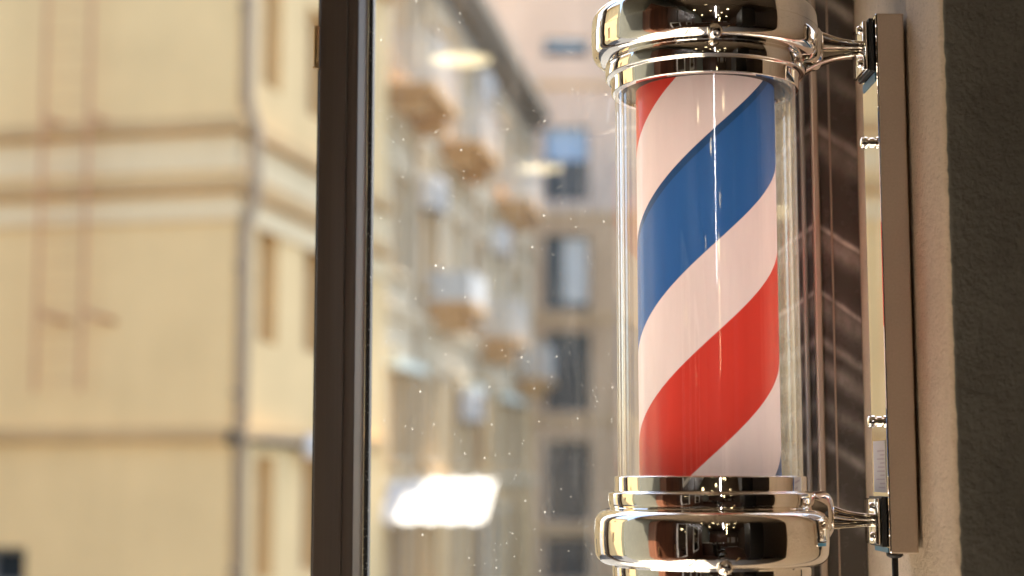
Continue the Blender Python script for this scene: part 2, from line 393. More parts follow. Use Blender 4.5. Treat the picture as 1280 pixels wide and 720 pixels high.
# mounting bar: box profile, polished on the side towards the pole
bx0, bx1, by0, by1, bz0, bz1 = 0.1266, 0.1478, -0.0250, 0.0250, OZ-0.0560, OZ+0.3470
m = MB(); m.box(bx0, by0, bz0, bx1, by1, bz1, bevel=0.0012, seg=2)
for f in m.bm.faces:
    f.normal_update(); c = f.calc_center_median()
    f.material_index = 0 if c.x < bx0 + 0.0009 else 1
bar = m.build('mounting_bar', [M['chrome'], M['bar_paint']], pole)
for z in (0.2525, 0.0404):
    Mx = Matrix.Translation((bx0, 0.0, OZ+z)) @ Matrix.Rotation(R(-90), 4, 'Y')
    MB().lathe([(0.0, 0.0), (0.0040, 0.0), (0.0040, 0.0018), (0.0030, 0.0021), (0.0030, 0.0030), (0.0046, 0.0033), (0.0048, 0.0066), (0.0042, 0.0079), (0.0026, 0.0086), (0.0, 0.0088)], 28, M=Mx).build('retaining_knob', M['chrome'], bar, autosmooth=R(35))
m = MB(); m.box(bx0-0.0004, -0.020, OZ-0.012, bx0-0.0001, 0.019, OZ+0.026)
patch = m.build('paper_sticker', M['sticker'], bar)  # pale patch with thin lines on the bar's polished side
m = MB()
for k in range(10):
    z = OZ - 0.009 + k*0.0030
    m.box(bx0-0.0007, -0.017, z, bx0-0.0004, -0.017 + 0.034*random.uniform(0.35, 1), z+0.0010)
m.build('faded_print', M['ink'], patch)
MB().box(bx0-0.0006, -0.021, OZ+0.296, bx0-0.0002, 0.021, OZ+0.3025).build('protective_film', M['blue_tape'], bar)
MB().box(bx0-0.0006, -0.021, OZ-0.0555, bx0-0.0002, 0.021, OZ-0.0520).build('protective_film', M['blue_tape'], bar)
cab = MB()
cab.tube([(0.1345, -0.006, OZ-0.054), (0.1345, -0.006, OZ-0.10), (0.136, -0.004, OZ-0.2), (0.142, 0.0, OZ-0.34), (0.1445, 0.002, OZ-0.6), (0.1445, 0.003, OZ+FLOOR+0.03)], 0.0024, 12)
cab.lathe([(0.0, OZ-0.0562), (0.0062, OZ-0.0562), (0.0060, OZ-0.0585), (0.0036, OZ-0.0600), (0.0, OZ-0.0600)], 20, 0.1345, -0.006)
cab.build('power_cable', M['rubber'], pole)

# ------------------------------------------------------------------ plaster wall corner beside the pole
WX, WY = 0.2985, 1.086
m = MB()
n = 620; z0, z1 = FLOOR, CEIL
zs = [z0 + (z1-z0)*i/n for i in range(n+1)]
def jit(i, s):
    z = zs[i]
    return (math.sin(z*23+s)*0.5 + math.sin(z*171+s*2)*0.15 + math.sin(z*307+s*5)*0.15 + math.sin(z*7+s*3)*0.6)*0.00030 + random.gauss(0, 0.00034)
rows = []
for i, z in enumerate(zs):
    j1 = jit(i, 1.0); j2 = jit(i, 4.0)
    rows.append([(WX, 1.40, z), (WX, 1.20, z), (WX + 0.0003*math.sin(z*40), WY + 0.012, z), (WX + 0.0004 + 0.3*j2, WY + 0.0035 + 0.4*j1, z),
                 (WX + 0.0024 + j1, WY + 0.0006, z), (WX + 0.0046 + j2, WY, z), (WX + 0.03, WY, z), (4.0, WY, z)])
vr = [[m.bm.verts.new(p) for p in r] for r in rows]
for i in range(n):
    for k in range(7):
        f = m.bm.faces.new([vr[i][k], vr[i][k+1], vr[i+1][k+1], vr[i+1][k]])
        f.material_index = 0 if k < 4 else 1; f.smooth = True
m.quad([(4.0, WY, z0), (4.0, 1.40, z0), (4.0, 1.40, z1), (4.0, WY, z1)], 1)
m.quad([(WX, 1.40, z0), (4.0, 1.40, z0), (4.0, 1.40, z1), (WX, 1.40, z1)], 0)
wall = m.build('plaster_wall', [M['plaster'], M['paint_dark']], normals=True)
tag(wall, 'rough plaster wall corner, bare beige on the edge and dark grey on the front, carrying the pole', 'wall')

# ------------------------------------------------------------------ marble pillar behind the pole
PLX = (1026-640)/2000*1.36*0.995
pil = thing('marble_pillar', (PLX, 1.358, FLOOR), 'narrow dark marble pillar with pale veins and a copper strip, behind the glass tube', 'pillar')
h = CEIL - FLOOR
o = MB().box(0.0028, 0.0, -FLOOR-1.6, WX-PLX-0.0005, 0.10, h).build('marble_slab', M['marble'], pil)
o.location.z = 1.6; 
for v in o.data.vertices: v.co.z -= 1.6
o2 = MB().box(-0.017, 0.002, -1.6, -0.0028, 0.10, h-1.6).build('marble_slab', M['marble'], pil); o2.location.z = 1.6
MB().box(-0.0027, -0.004, 0.0, 0.0027, 0.09, h, bevel=0.001).build('copper_strip', M['copper'], pil)
MB().box(0.0125, -0.0012, 0.0, 0.0137, 0.001, h).build('joint_bead', M['copper'], pil)
MB().box(-0.0120, -0.002, 0.0, -0.0085, 0.003, h, bevel=0.0008).build('joint_bead', M['frame_edge'], pil)

# ------------------------------------------------------------------ glazed door leaf with dark frame
GX0, GX1 = -0.1665, PLX-0.0175
GY = 1.345
door = thing('glazed_door', (GX0, GY, FLOOR), 'glass door leaf with dark bronze metal frame and dusty pane, left of the pole', 'door')
DH = 2.72
def post(x0, x1):
    m = MB()
    m.box(x0+0.0022, -0.0120, 0.02, x0+0.0255, 0.040, DH, bevel=0.0010)      # main face
    m.box(x0+0.0257, -0.0100, 0.02, x0+0.0350, 0.040, DH, bevel=0.0008)      # stepped bead
    return m
fr = post(0.0, 0.05).build('frame_post', M['frame'], door, autosmooth=R(40))
m = MB(); m.box(0.0, -0.004, 0.02, 0.0021, 0.038, DH); m.build('rebate_seal', M['rubber'], door)
m = MB()
m.quad([(0.0352, -0.0098, 0.02), (0.0425, 0.0005, 0.02), (0.0425, 0.0005, DH), (0.0352, -0.0098, DH)])
m.quad([(0.0352, -0.0098, 0.02), (0.0352, 0.03, 0.02), (0.0352, 0.03, DH), (0.0352, -0.0098, DH)])
m.quad([(0.0425, 0.0005, 0.02), (0.0352, 0.03, 0.02), (0.0352, 0.03, DH), (0.0425, 0.0005, DH)])
m.build('glazing_bead', M['frame_edge'], door)
MB().box(0.0427, 0.0, 0.02, 0.0468, 0.022, DH, bevel=0.0008).build('glazing_gasket', M['rubber'], door)
W = GX1 - GX0
MB().box(0.0467, -0.010, 0.02, W-0.0005, 0.03, 0.14, bevel=0.001).build('frame_rail', M['frame'], door)
MB().box(0.0467, -0.010, DH-0.1, W-0.0005, 0.03, DH, bevel=0.001).build('frame_rail', M['frame'], door)
m = MB(); m.quad([(0.0466, 0.0100, 0.138), (W-0.0006, 0.0100, 0.138), (W-0.0006, 0.0100, DH-0.099), (0.0466, 0.0100, DH-0.099)])
pane = m.build('pane', M['pane'], door)
def speck(m, x, y, z, r):
    k = random.uniform(0.6, 1.5); n = 6; a0 = random.random()*6
    c = m.bm.verts.new((x, y-r*0.35, z))
    ring = [m.bm.verts.new((x + r*math.cos(a0+2*PI*i/n)*random.uniform(0.7, 1.2), y, z + r*k*math.sin(a0+2*PI*i/n)*random.uniform(0.7, 1.2))) for i in range(n)]
    for i in range(n): m.bm.faces.new([c, ring[i], ring[(i+1) % n]])
m = MB()
k = 0
while k < 2400:
    r = min(0.0010, 0.00024*math.exp(random.gauss(0, 0.48)))
    x = random.uniform(0.048, W-0.002); z = random.uniform(0.95, 2.2)
    den = 0.5 + 0.9*noise.noise(Vector((x*28, 3.1, z*28))) + 0.5*noise.noise(Vector((x*9, 7.7, z*9))) + 0.35*math.exp(-(x-0.048)/0.01)
    if random.random() > den: continue
    speck(m, x, 0.0096, z, r); k += 1
for k in range(34):     # short smears and fibres
    x = random.uniform(0.05, W-0.01); z = random.uniform(1.3, 2.0); a = random.random()*PI; L = random.uniform(0.002, 0.006); cv = random.uniform(-1, 1)
    m.tube([(x + L*s*math.cos(a+cv*s), 0.0094, z + L*s*math.sin(a+cv*s)) for s in (0, .25, .5, .75, 1)], 0.00011, 5)
tag(m.build('dust', M['dust'], pane), kind='stuff')
m = MB()
for k in range(160): speck(m, random.uniform(0.0430, 0.0466), -0.0002, random.uniform(1.3, 2.1), random.uniform(0.0002, 0.0005))
tag(m.build('dust', M['dust'], door), kind='stuff')
hz = 1.6 + (595-55)/2000*1.345
m = MB()
m.lathe([(0.0, hz-0.0185), (0.0030, hz-0.0185), (0.0032, hz-0.0165), (0.0026, hz-0.0160), (0.0026, hz+0.0160), (0.0030, hz+0.0165), (0.0028, hz+0.0185), (0.0, hz+0.0185)], 20, -0.0005, -0.012)
m.build('hinge', M['brass'], door, autosmooth=R(40))
# ------------------------------------------------------------------ shop room behind the camera (seen in the chrome and the glass)
def struct(name, m, mat): return tag(m.build(name, mat), kind='structure')
struct('floor', MB().box(-1.72, -1.0, FLOOR-0.25, 4.0, 1.50, FLOOR), M['floor'])
struct('floor', MB().box(-1.72, -10.2, FLOOR-0.25, 4.0, -1.002, FLOOR-0.004), M['wood'])
struct('ceiling', MB().box(-2.6, -10.5, CEIL+0.003, 4.3, 1.50, CEIL+0.3), M['ceiling'])
tag(MB().box(-1.618, -10.3, FLOOR+0.002, 4.0, -10.2, CEIL).build('shop_wall', M['room_wall']), 'brown end wall of the room mirrored in the chrome', 'wall')
tag(MB().box(-1.72, -10.2, FLOOR+0.002, -1.62, 1.46, CEIL).build('shop_wall', M['greygreen']), 'grey green side wall of the room mirrored in the chrome', 'wall')
tag(MB().box(3.9, -10.2, FLOOR+0.002, 4.0, 1.08, CEIL).build('shop_wall', M['room_wall']), 'brown far side wall of the room mirrored in the chrome', 'wall')
tag(MB().box(-1.618, 1.34, 1.14, WX-0.002, 1.46, CEIL).build('shop_lintel', M['frame']), 'dark beam over the glass door and the open doorway', 'beam')

def cabinet(loc, w, d, h, rz, label, mat):
    c = thing('cabinet', loc, label, 'cabinet', rz, 'cabinets of the mirrored room')
    MB().box(-w/2, -d/2, 0.0, w/2, d/2, h, bevel=0.006).build('carcass', mat, c)
    nd = max(2, int(w/0.55))
    for k in range(nd):
        x0 = -w/2 + w*k/nd + 0.012; x1 = -w/2 + w*(k+1)/nd - 0.012
        dr = MB().box(x0, -d/2-0.022, 0.08, x1, -d/2-0.001, h-0.05, bevel=0.005).build('door', mat, c)
        MB().box(x1-0.05, -d/2-0.045, h*0.5, x1-0.035, -d/2-0.0225, h*0.5+0.12, bevel=0.003).build('handle', M['brass'], dr)
    return c
cabinet((-1.335, -1.3, FLOOR), 3.6, 0.55, 2.5, R(90), 'tall mahogany cupboard along the grey green side wall', M['wood'])
cabinet((0.1, -9.85, FLOOR), 3.2, 0.6, 2.5, R(180), 'tall mahogany cupboard on the end wall', M['wood'])
cabinet((2.1, -2.0, FLOOR), 2.6, 0.6, 2.55, R(-70), 'tall black cupboard nearest the plaster wall', M['leather'])
cnt = thing('counter', (-0.55, -5.2, FLOOR), 'mahogany counter with white stone top', 'counter')
MB().box(-0.9, -0.35, 0, 0.9, 0.35, 1.0, bevel=0.006).build('carcass', M['wood'], cnt)
MB().box(-0.98, -0.42, 1.002, 0.98, 0.42, 1.04, bevel=0.006).build('worktop', M['stone_white'], cnt)
for k in range(9):
    x = -1.30 + k*0.19 + random.uniform(-.03, .03)
    b = thing('bottle', (x, -5.2 + random.uniform(-.2, .2), FLOOR+1.042), 'amber bottle standing on the counter' if k % 2 == 0 else 'white bottle standing on the counter', 'bottle', 0, 'amber bottles on the counter' if k % 2 == 0 else 'white bottles on the counter')
    MB().lathe([(0, 0), (0.035, 0), (0.036, 0.13), (0.03, 0.155), (0.013, 0.17), (0.013, 0.2), (0, 0.2)], 20).build('glass_body', M['bottle_a' if k % 2 == 0 else 'bottle_b'], b, autosmooth=R(40))
    MB().lathe([(0, 0.201), (0.016, 0.201), (0.016, 0.225), (0, 0.225)], 16).build('stopper', M['black'], b, autosmooth=R(40))
for k, (y, w) in enumerate(((-0.55, 0.62), (-1.85, 0.75))):
    q = thing('wall_mirror', (-1.02, y, FLOOR+0.95), 'white framed mirror hung on the mahogany cupboard', 'mirror', 0, 'mirrors on the mahogany cupboard')
    m = MB(); m.box(-0.012, -w/2, 0, 0.02, w/2, 0.05); m.box(-0.012, -w/2, 1.05, 0.02, w/2, 1.10); m.box(-0.012, -w/2, 0.0505, 0.02, -w/2+0.05, 1.0495); m.box(-0.012, w/2-0.05, 0.0505, 0.02, w/2, 1.0495)
    m.build('mirror_frame', M['white_metal'], q)
    MB().box(-0.010, -w/2+0.0505, 0.0505, 0.002, w/2-0.0505, 1.0495).build('mirror_glass', M['mirror'], q)
def barber_chair(loc, rz, label):
    c = thing('barber_chair', loc, label, 'chair', rz, 'barber chairs of the mirrored room')
    MB().box(-0.27, -0.27, 0.46, 0.27, 0.27, 0.60, bevel=0.04, seg=3).build('seat', M['leather'], c, autosmooth=R(40))
    b = MB().box(-0.26, -0.06, 0.0, 0.26, 0.06, 0.62, bevel=0.04, seg=3).build('backrest', M['leather'], c, autosmooth=R(40)); b.location = (0, 0.30, 0.56); b.rotation_euler = (R(-14), 0, 0)
    MB().box(-0.13, -0.05, 0.0, 0.13, 0.05, 0.18, bevel=0.03, seg=3).build('headrest', M['leather'], c, loc=(0, 0.47, 1.20), autosmooth=R(40))
    for sx in (-1, 1):
        MB().box(sx*0.31-0.04, -0.25, 0.70, sx*0.31+0.04, 0.22, 0.76, bevel=0.02).build('armrest', M['leather'], c, autosmooth=R(40))
        MB().tube([(sx*0.31, -0.18, 0.70), (sx*0.31, -0.15, 0.52), (sx*0.27, -0.1, 0.47)], 0.018, 10).build('arm_support', M['chrome'], c)
    MB().lathe([(0, 0), (0.33, 0), (0.33, 0.02), (0.27, 0.05), (0.07, 0.07), (0.055, 0.10), (0.055, 0.45), (0, 0.45)], 32).build('pedestal', M['chrome'], c, autosmooth=R(40))
    MB().box(-0.2, -0.62, 0.16, 0.2, -0.42, 0.19, bevel=0.008).build('footrest', M['chrome'], c)
    for sx in (-0.12, 0.12): MB().tube([(sx, -0.26, 0.48), (sx, -0.45, 0.185)], 0.015, 8).build('footrest_bar', M['chrome'], c)
    return c
barber_chair((0.25, -2.9, FLOOR-0.004), R(60), 'black leather barber chair nearer to the glass door')
barber_chair((0.45, -4.7, FLOOR-0.004), R(75), 'black leather barber chair deeper in the mirrored room')
for k, (x, z, w_, h_, lab) in enumerate(((1.0, -0.1, 0.6, 0.8, 'small framed print on the brown end wall'), (2.0, -0.2, 0.9, 1.1, 'wide framed print on the brown end wall'), (3.1, 0.0, 0.5, 0.6, 'square framed print on the brown end wall'))):
    q = thing('framed_print', (x+0.9, -10.19, z), lab, 'picture')
    MB().box(-w_/2, -0.008, -h_/2, w_/2, 0.03, h_/2, bevel=0.005).build('picture_frame', M['brass'], q)
    MB().box(-w_/2+.06, 0.0305, -h_/2+.06, w_/2-.06, 0.034, h_/2-.06).build('print', M['sticker'], q)
sh_ = thing('wall_shelf', (0.93, -0.75, FLOOR+1.1), 'mahogany shelf board in front of the black cupboard', 'shelf', R(-70))
MB().box(-0.7, -0.12, 0, 0.7, 0.12, 0.03, bevel=0.003).build('board', M['wood'], sh_)
for sx in (-0.55, 0.55): MB().box(sx-0.012, -0.1, -1.1, sx+0.012, -0.06, -0.001).build('upright', M['brass'], sh_)
# row of pendant bulbs added to give the chrome small points of light
p0 = None
for k in range(6):
    loc = (0.13*(2.69 + 2.1 + 0.95*k), -2.1 - 0.95*k, 0.62)
    if p0 is None:
        p0 = thing('pendant_bulb', loc, 'small clear pendant bulb on a black cord, one of the row mirrored in the chrome', 'lamp', 0, 'pendant bulbs of the mirrored room')
        MB().tube([(0, 0, 0.075), (0, 0, CEIL-0.62)], 0.004, 8).build('cord', M['black'], p0)
        MB().lathe([(0, 0.04), (0.016, 0.04), (0.018, 0.075), (0, 0.08)], 16).build('socket', M['brass'], p0, autosmooth=R(40))
        MB().lathe([(0, -0.035), (0.02, -0.03), (0.032, -0.008), (0.03, 0.012), (0.016, 0.039), (0, 0.0395)], 20).build('bulb', M['lamp'], p0, autosmooth=R(60))
    else:
        c = copy_tree(p0); c.location = loc
# lamps
lamp0 = None
for k, (x, y) in enumerate(((-0.17, -2.5), (0.13, -4.4), (-1.2, -3.6), (1.5, -3.4), (1.4, -5.6), (-1.1, -7.2), (1.25, -7.4), (2.5, -7.6))):
    if lamp0 is None:
        lamp0 = thing('ceiling_lamp', (x, y, CEIL), 'round flush ceiling lamp mirrored high in the door glass, the upper of two', 'lamp', 0, 'round ceiling lamps')
        MB().lathe([(0.0, 0.0), (0.115, 0.0), (0.118, -0.012), (0.112, -0.022), (0.103, -0.022), (0.101, -0.010)], 48).build('lamp_rim', M['white_metal'], lamp0, autosmooth=R(40))
        MB().lathe([(0.1005, -0.008), (0.1000, -0.020), (0.07, -0.028), (0.0, -0.031)], 48).build('lamp_glass', M['lamp'], lamp0, autosmooth=R(40))
    else:
        c = copy_tree(lamp0); c.location = (x, y, CEIL); c['label'] = 'round flush ceiling lamp mirrored in the door glass, the lower of two' if k == 1 else 'round flush ceiling lamp deeper in the room, a glint in the chrome caps'
ll = thing('linear_lamp', (0.76, -6.0, CEIL), 'long thin ceiling lamp mirrored as a white line down the glass tube', 'lamp', math.atan(0.0875))
MB().box(-0.03, -3.0, -0.03, 0.03, 3.0, -0.001, bevel=0.003).build('lamp_housing', M['white_metal'], ll)
MB().box(-0.018, -2.98, -0.040, 0.018, 2.98, -0.0305, bevel=0.003).build('lamp_diffuser', M['led'], ll)

# the shop's outside: base under the floor, roof slab
tag(MB().box(-2.4, -10.5, STREET-0.2, 4.3, 1.48, FLOOR-0.252).build('basement_storey', M['cream']), 'stuccoed basement storey under the shop floor', 'building')
tag(MB().box(-2.6, -10.6, CEIL+0.302, 4.4, 1.52, 8.0).build('shop_upper_storeys', M['cornice']), 'upper storeys above the shop ceiling', 'building')

# ------------------------------------------------------------------ buildings
def facade(m, fn, u0, u1, z0, z1, holes, depth=0.28, mi=0):
    """wall sheet with rectangular openings and their reveals; fn(u, d, z) maps to local space, d goes into the wall"""
    us = sorted({u0, u1, *[h[0] for h in holes], *[h[1] for h in holes]})
    zz = sorted({z0, z1, *[h[2] for h in holes], *[h[3] for h in holes]})
    for a, b in zip(us, us[1:]):
        for c, d in zip(zz, zz[1:]):
            uc, zc = (a+b)/2, (c+d)/2
            if any(h[0] < uc < h[1] and h[2] < zc < h[3] for h in holes): continue
            m.quad([fn(a, 0, c), fn(b, 0, c), fn(b, 0, d), fn(a, 0, d)], mi)
    for a, b, c, d in holes:
        for p, q in (((a, c), (b, c)), ((b, c), (b, d)), ((b, d), (a, d)), ((a, d), (a, c))):
            m.quad([fn(p[0], 0, p[1]), fn(q[0], 0, q[1]), fn(q[0], depth, q[1]), fn(p[0], depth, p[1])], mi)
def fbox(m, fn, u0, u1, d0, d1, z0, z1, mi=0):
    p = [fn(u, d, z) for z in (z0, z1) for d in (d0, d1) for u in (u0, u1)]
    for idx in ((0, 2, 3, 1), (4, 5, 7, 6), (0, 1, 5, 4), (2, 6, 7, 3), (0, 4, 6, 2), (1, 3, 7, 5)): m.quad([p[i] for i in idx], mi)
def window(fn, parent, a, b, c, d, depth=0.28, frame=None, glass=None, curtain=None, blind=None):
    m = MB(); w = 0.07; y0, y1 = depth-0.10, depth-0.03
    fbox(m, fn, a+.002, a+w, y0, y1, c+.002, d-.002); fbox(m, fn, b-w, b-.002, y0, y1, c+.002, d-.002)
    fbox(m, fn, a+w+.001, b-w-.001, y0, y1, c+.002, c+w); fbox(m, fn, a+w+.001, b-w-.001, y0, y1, d-w, d-.002)
    uc = (a+b)/2; fbox(m, fn, uc-.03, uc+.03, y0, y1, c+w+.001, d-w-.001)
    zc = c + (d-c)*0.68
    fbox(m, fn, a+w+.001, uc-.031, y0+.01, y1, zc-.025, zc+.025); fbox(m, fn, uc+.031, b-w-.001, y0+.01, y1, zc-.025, zc+.025)
    f = m.build('window', frame or M['win_frame'], parent)
    m = MB(); fbox(m, fn, a+.003, b-.003, y1+.004, y1+.02, c+.003, d-.003)
    m.build('pane', glass or M['win_glass'], f)
    if blind:
        m = MB(); fbox(m, fn, a+w, b-w, y0-0.03, y0-0.015, d-(d-c)*blind, d-0.01); m.build('blind', M['blind'], f)
    if curtain:
        m = MB(); n = 12
        ua, ub = curtain
        for k in range(n):
            s0, s1 = k/n, (k+1)/n
            q = lambda s: fn(ua + (ub-ua)*s, y0-0.05 + 0.03*math.sin(s*25), 0)
            p0, p1 = q(s0), q(s1)
            m.quad([(p0[0], p0[1], c+.25), (p1[0], p1[1], c+.25), (p1[0], p1[1], d-.1), (p0[0], p0[1], d-.1)])
        m.build('curtain', M['curtain'], f)
    return f

# --- ochre building at left
yb = thing('ochre_building', (-3.50, 20.0, STREET), 'ochre stuccoed building with brown ledges, left of the dark door frame', 'building', R(-12.2))
yl = -STREET   # local height of the eye
front = lambda u, d, z: (u, d, z)
side = lambda t_, d, z: (-d, t_, z)
H = 19.0
sh = []
for zc in (-1.35, 1.75, 5.2, 8.6):
    for a, b in ((0.85, 1.55), (2.6, 3.5), (4.6, 5.5)): sh.append((a, b, yl+zc, yl+zc+1.6))
m = MB()
facade(m, front, -10, 0, 0, H, [(-9.2, -8.2, yl+1.3, yl+3.0), (-3.85, -2.74, yl-2.35, yl-0.90), (-9.2, -8.2, yl+5.2, yl+6.9)])
facade(m, side, 0, 6.6, 0, H, sh)
m.quad([(-10, 0, 0), (-10, 8, 0), (-10, 8, H), (-10, 0, H)]); m.quad([(-10, 8, 0), (0, 6.6, 0), (0, 6.6, H), (-10, 8, H)]); m.quad([(-10, 0, H), (0, 0, H), (0, 6.6, H), (-10, 8, H)])
m.build('wall', M['yellow'], yb, normals=False)
for h_ in sh: window(side, yb, *h_, frame=M['shutter'], glass=M['shutter'])
for h_ in [(-9.2, -8.2, yl+1.3, yl+3.0), (-9.2, -8.2, yl+5.2, yl+6.9), (-3.85, -2.74, yl-2.35, yl-0.90)]: window(front, yb, *h_)
def ledge(z0, z1, pr, mat):
    m = MB()
    m.box(-10, -pr, yl+z0, pr, -0.002, yl+z1); m.box(0.002, 0.0, yl+z0, pr, 6.6, yl+z1)
    m.build('ledge', mat, yb)
ledge(4.36, 4.52, 0.16, M['ledge']); ledge(3.60, 3.74, 0.14, M['ledge']); ledge(0.45, 0.60, 0.12, M['ledge'])
ledge(3.86, 4.32, 0.03, M['yellow_light']); ledge(3.22, 3.52, 0.05, M['yellow_light'])
ledge(8.0, 8.2, 0.2, M['ledge']); ledge(H-yl-0.4, H-yl, 0.4, M['ledge'])
m = MB()
m.tube([(0.11, 0.08, H-0.5), (0.11, 0.08, yl+4.75), (0.20, 0.16, yl+4.45), (0.20, 0.16, yl+3.5), (0.11, 0.08, yl+3.1), (0.11, 0.08, 0.0)], 0.08, 14)
for z in (yl+1.0, yl+2.6, yl+6, yl-1.2, yl+7.8): m.box(0.0, -0.02, z, 0.12, 0.18, z+0.06)
m.build('downpipe', M['pipe'], yb)
m = MB(); m.box(0.01, -0.18, yl+0.40, 0.12, 0.02, yl+0.55); m.tube([(0.06, 0.0, yl+0.47), (0.10, 2.4, yl+0.44)], 0.055, 10); m.build('bracket_pipe', M['black'], yb)
fl_ = thing('wall_light', (-2.78, 22.35, 0.42), 'white outdoor light on the side of the ochre building', 'light')
m = MB(); m.box(-0.2, -0.05, -0.03, 0.0, 0.05, 0.03); m.build('arm', M['win_frame'], fl_)
MB().lathe([(0, -0.18), (0.13, -0.16), (0.17, 0.0), (0.12, 0.14), (0, 0.16)], 20).build('lamp_shade', M['white_metal'], fl_, autosmooth=R(50))

# --- ladder on the ochre front
lad = thing('wall_ladder', (-3.50, 20.0, 0.0), 'thin rusty steel ladder fixed to the front of the ochre building', 'ladder', R(-12.2))
LZ0, LZ1 = 1.05, 9.5
L0, L1 = -2.53, -1.90
for u in (L0, L1): MB().box(u-0.022, -0.34, LZ0, u+0.022, -0.30, LZ1).build('rail', M['rust'], lad)
z = LZ0+0.15
while z < LZ1:
    MB().tube([(L0+0.021, -0.32, z), (L1-0.021, -0.32, z)], 0.006, 8).build('rung', M['rust'], lad); z += 0.30
for u in (L0, L1):
    for z in (2.02, 4.55, 7.1): MB().tube([(u, -0.31, z+0.05), (u+0.12, -0.20, z), (u+0.3, 0.0, z-0.06)], 0.035, 8).build('wall_bracket', M['rust'], lad)

# --- cream apartment row seen through the glass
mb = thing('cream_apartment_block', (-2.25, 27.0, STREET), 'cream apartment block with balconies and grey cornice, receding behind the dusty pane', 'building', R(-8.6))
RZ = yl + 10.5; ML = 18.8
bal = [(1.3, 6.6, 2.4), (6.2, 6.6, 2.4), (13.2, 6.6, 2.4), (4.7, 3.2, 1.7), (10.6, 3.0, 1.9), (16.0, 2.4, 1.8)]
mh = []
for zc in (-2.6, 0.3, 3.6, 7.2):
    for k in range(6):
        tt = 0.9 + k*2.85
        mh.append((tt, tt+1.05, yl+zc, yl+zc+1.75))
mside = lambda t_, d, z: (-d, t_, z)
m = MB()
facade(m, mside, 0, ML, yl+1.9, RZ, [h_ for h_ in mh if h_[2] > yl+1.9], mi=0)
facade(m, mside, 0, ML, 0, yl+1.9, [h_ for h_ in mh if h_[2] < yl+1.9], mi=1)
m.quad([(0, 0, 0), (-10, 0, 0), (-10, 0, RZ), (0, 0, RZ)]); m.quad([(-10, 0, RZ), (0, 0, RZ), (0, ML, RZ), (-10, ML, RZ)])
m.quad([(0, ML, 0), (-10, ML, 0), (-10, ML, RZ), (0, ML, RZ)]); m.quad([(-10, 0, 0), (-10, ML, 0), (-10, ML, RZ), (-10, 0, RZ)])
m.build('wall', [M['cream'], M['tan']], mb, normals=False)
for i, h_ in enumerate(mh): window(mside, mb, *h_, frame=M['white_metal'] if i % 3 else M['shutter'])
m = MB(); m.box(0.002, -0.3, RZ-0.55, 0.40, ML, RZ-0.25); m.box(0.002, -0.3, RZ-0.24, 0.55, ML, RZ+0.05); m.box(0.002, 0, RZ-1.0, 0.12, ML, RZ-0.56)
m.build('cornice', M['cornice'], mb)
for a, b in ((0.3, 2.9), (8.2, 9.6), (12.2, 15.8)): MB().box(0.002, a, yl+1.86, 0.25, b, yl+2.02).build('shop_fascia', M['mint'], mb)
for i, (tt, z, w) in enumerate(bal):
    b = MB(); b.box(0.002, tt-w/2, yl+z, 0.92, tt+w/2, yl+z+0.16); b.box(0.002, tt-w/2+.2, yl+z-0.35, 0.7, tt-w/2+.4, yl+z-0.002); b.box(0.002, tt+w/2-.4, yl+z-0.35, 0.7, tt+w/2-.2, yl+z-0.002)
    bo = b.build('balcony', M['balcony'], mb)
    r_ = MB()
    if i == 3:
        r_.box(0.87, tt-w/2, yl+z+0.17, 0.90, tt+w/2, yl+z+0.75); r_.box(0.002, tt-w/2, yl+z+0.17, 0.868, tt-w/2+.03, yl+z+0.75); r_.box(0.002, tt+w/2-.03, yl+z+0.17, 0.868, tt+w/2, yl+z+0.75)
        r_.build('parapet', M['canvas'], bo)
    else:
        k = tt-w/2
        while k < tt+w/2: r_.box(0.86, k, yl+z+0.165, 0.885, k+0.025, yl+z+1.0); k += 0.11
        k = 0.05
        while k < 0.85:
            for e in (tt-w/2, tt+w/2-0.025): r_.box(k, e, yl+z+0.165, k+0.025, e+0.025, yl+z+1.0)
            k += 0.11
        r_.box(0.84, tt-w/2, yl+z+1.002, 0.90, tt+w/2, yl+z+1.05); r_.box(0.002, tt-w/2, yl+z+1.002, 0.838, tt-w/2+.04, yl+z+1.05); r_.box(0.002, tt+w/2-.04, yl+z+1.002, 0.838, tt+w/2, yl+z+1.05)
        r_.build('railing', M['canvas'], bo)
m = MB()
for z in (-0.2, 2.75, 6.1, 9.2):
    m.box(0.002, 0, yl+z, 0.10, ML, yl+z+0.14); m.box(0.002, 0, yl+z+0.1402, 0.16, ML, yl+z+0.22)
m.build('moulding', M['cream'], mb)
for i, h_ in enumerate(mh):
    m = MB(); a, b, c, d = h_
    m.box(0.001, a-0.16, c, 0.06, a-0.002, d); m.box(0.001, b+0.002, c, 0.06, b+0.16, d); m.box(0.001, a-0.2, d+0.002, 0.14, b+0.2, d+0.18); m.box(0.001, a-0.2, c-0.10, 0.14, b+0.2, c-0.002)
    m.build('window_surround', M['tan'] if i % 4 == 1 else M['cream'], mb)
for tt in (2.6, 8.9, 14.9): MB().tube([(0.09, tt, 0), (0.09, tt, RZ-1.05)], 0.06, 10).build('downpipe', M['pipe'], mb)
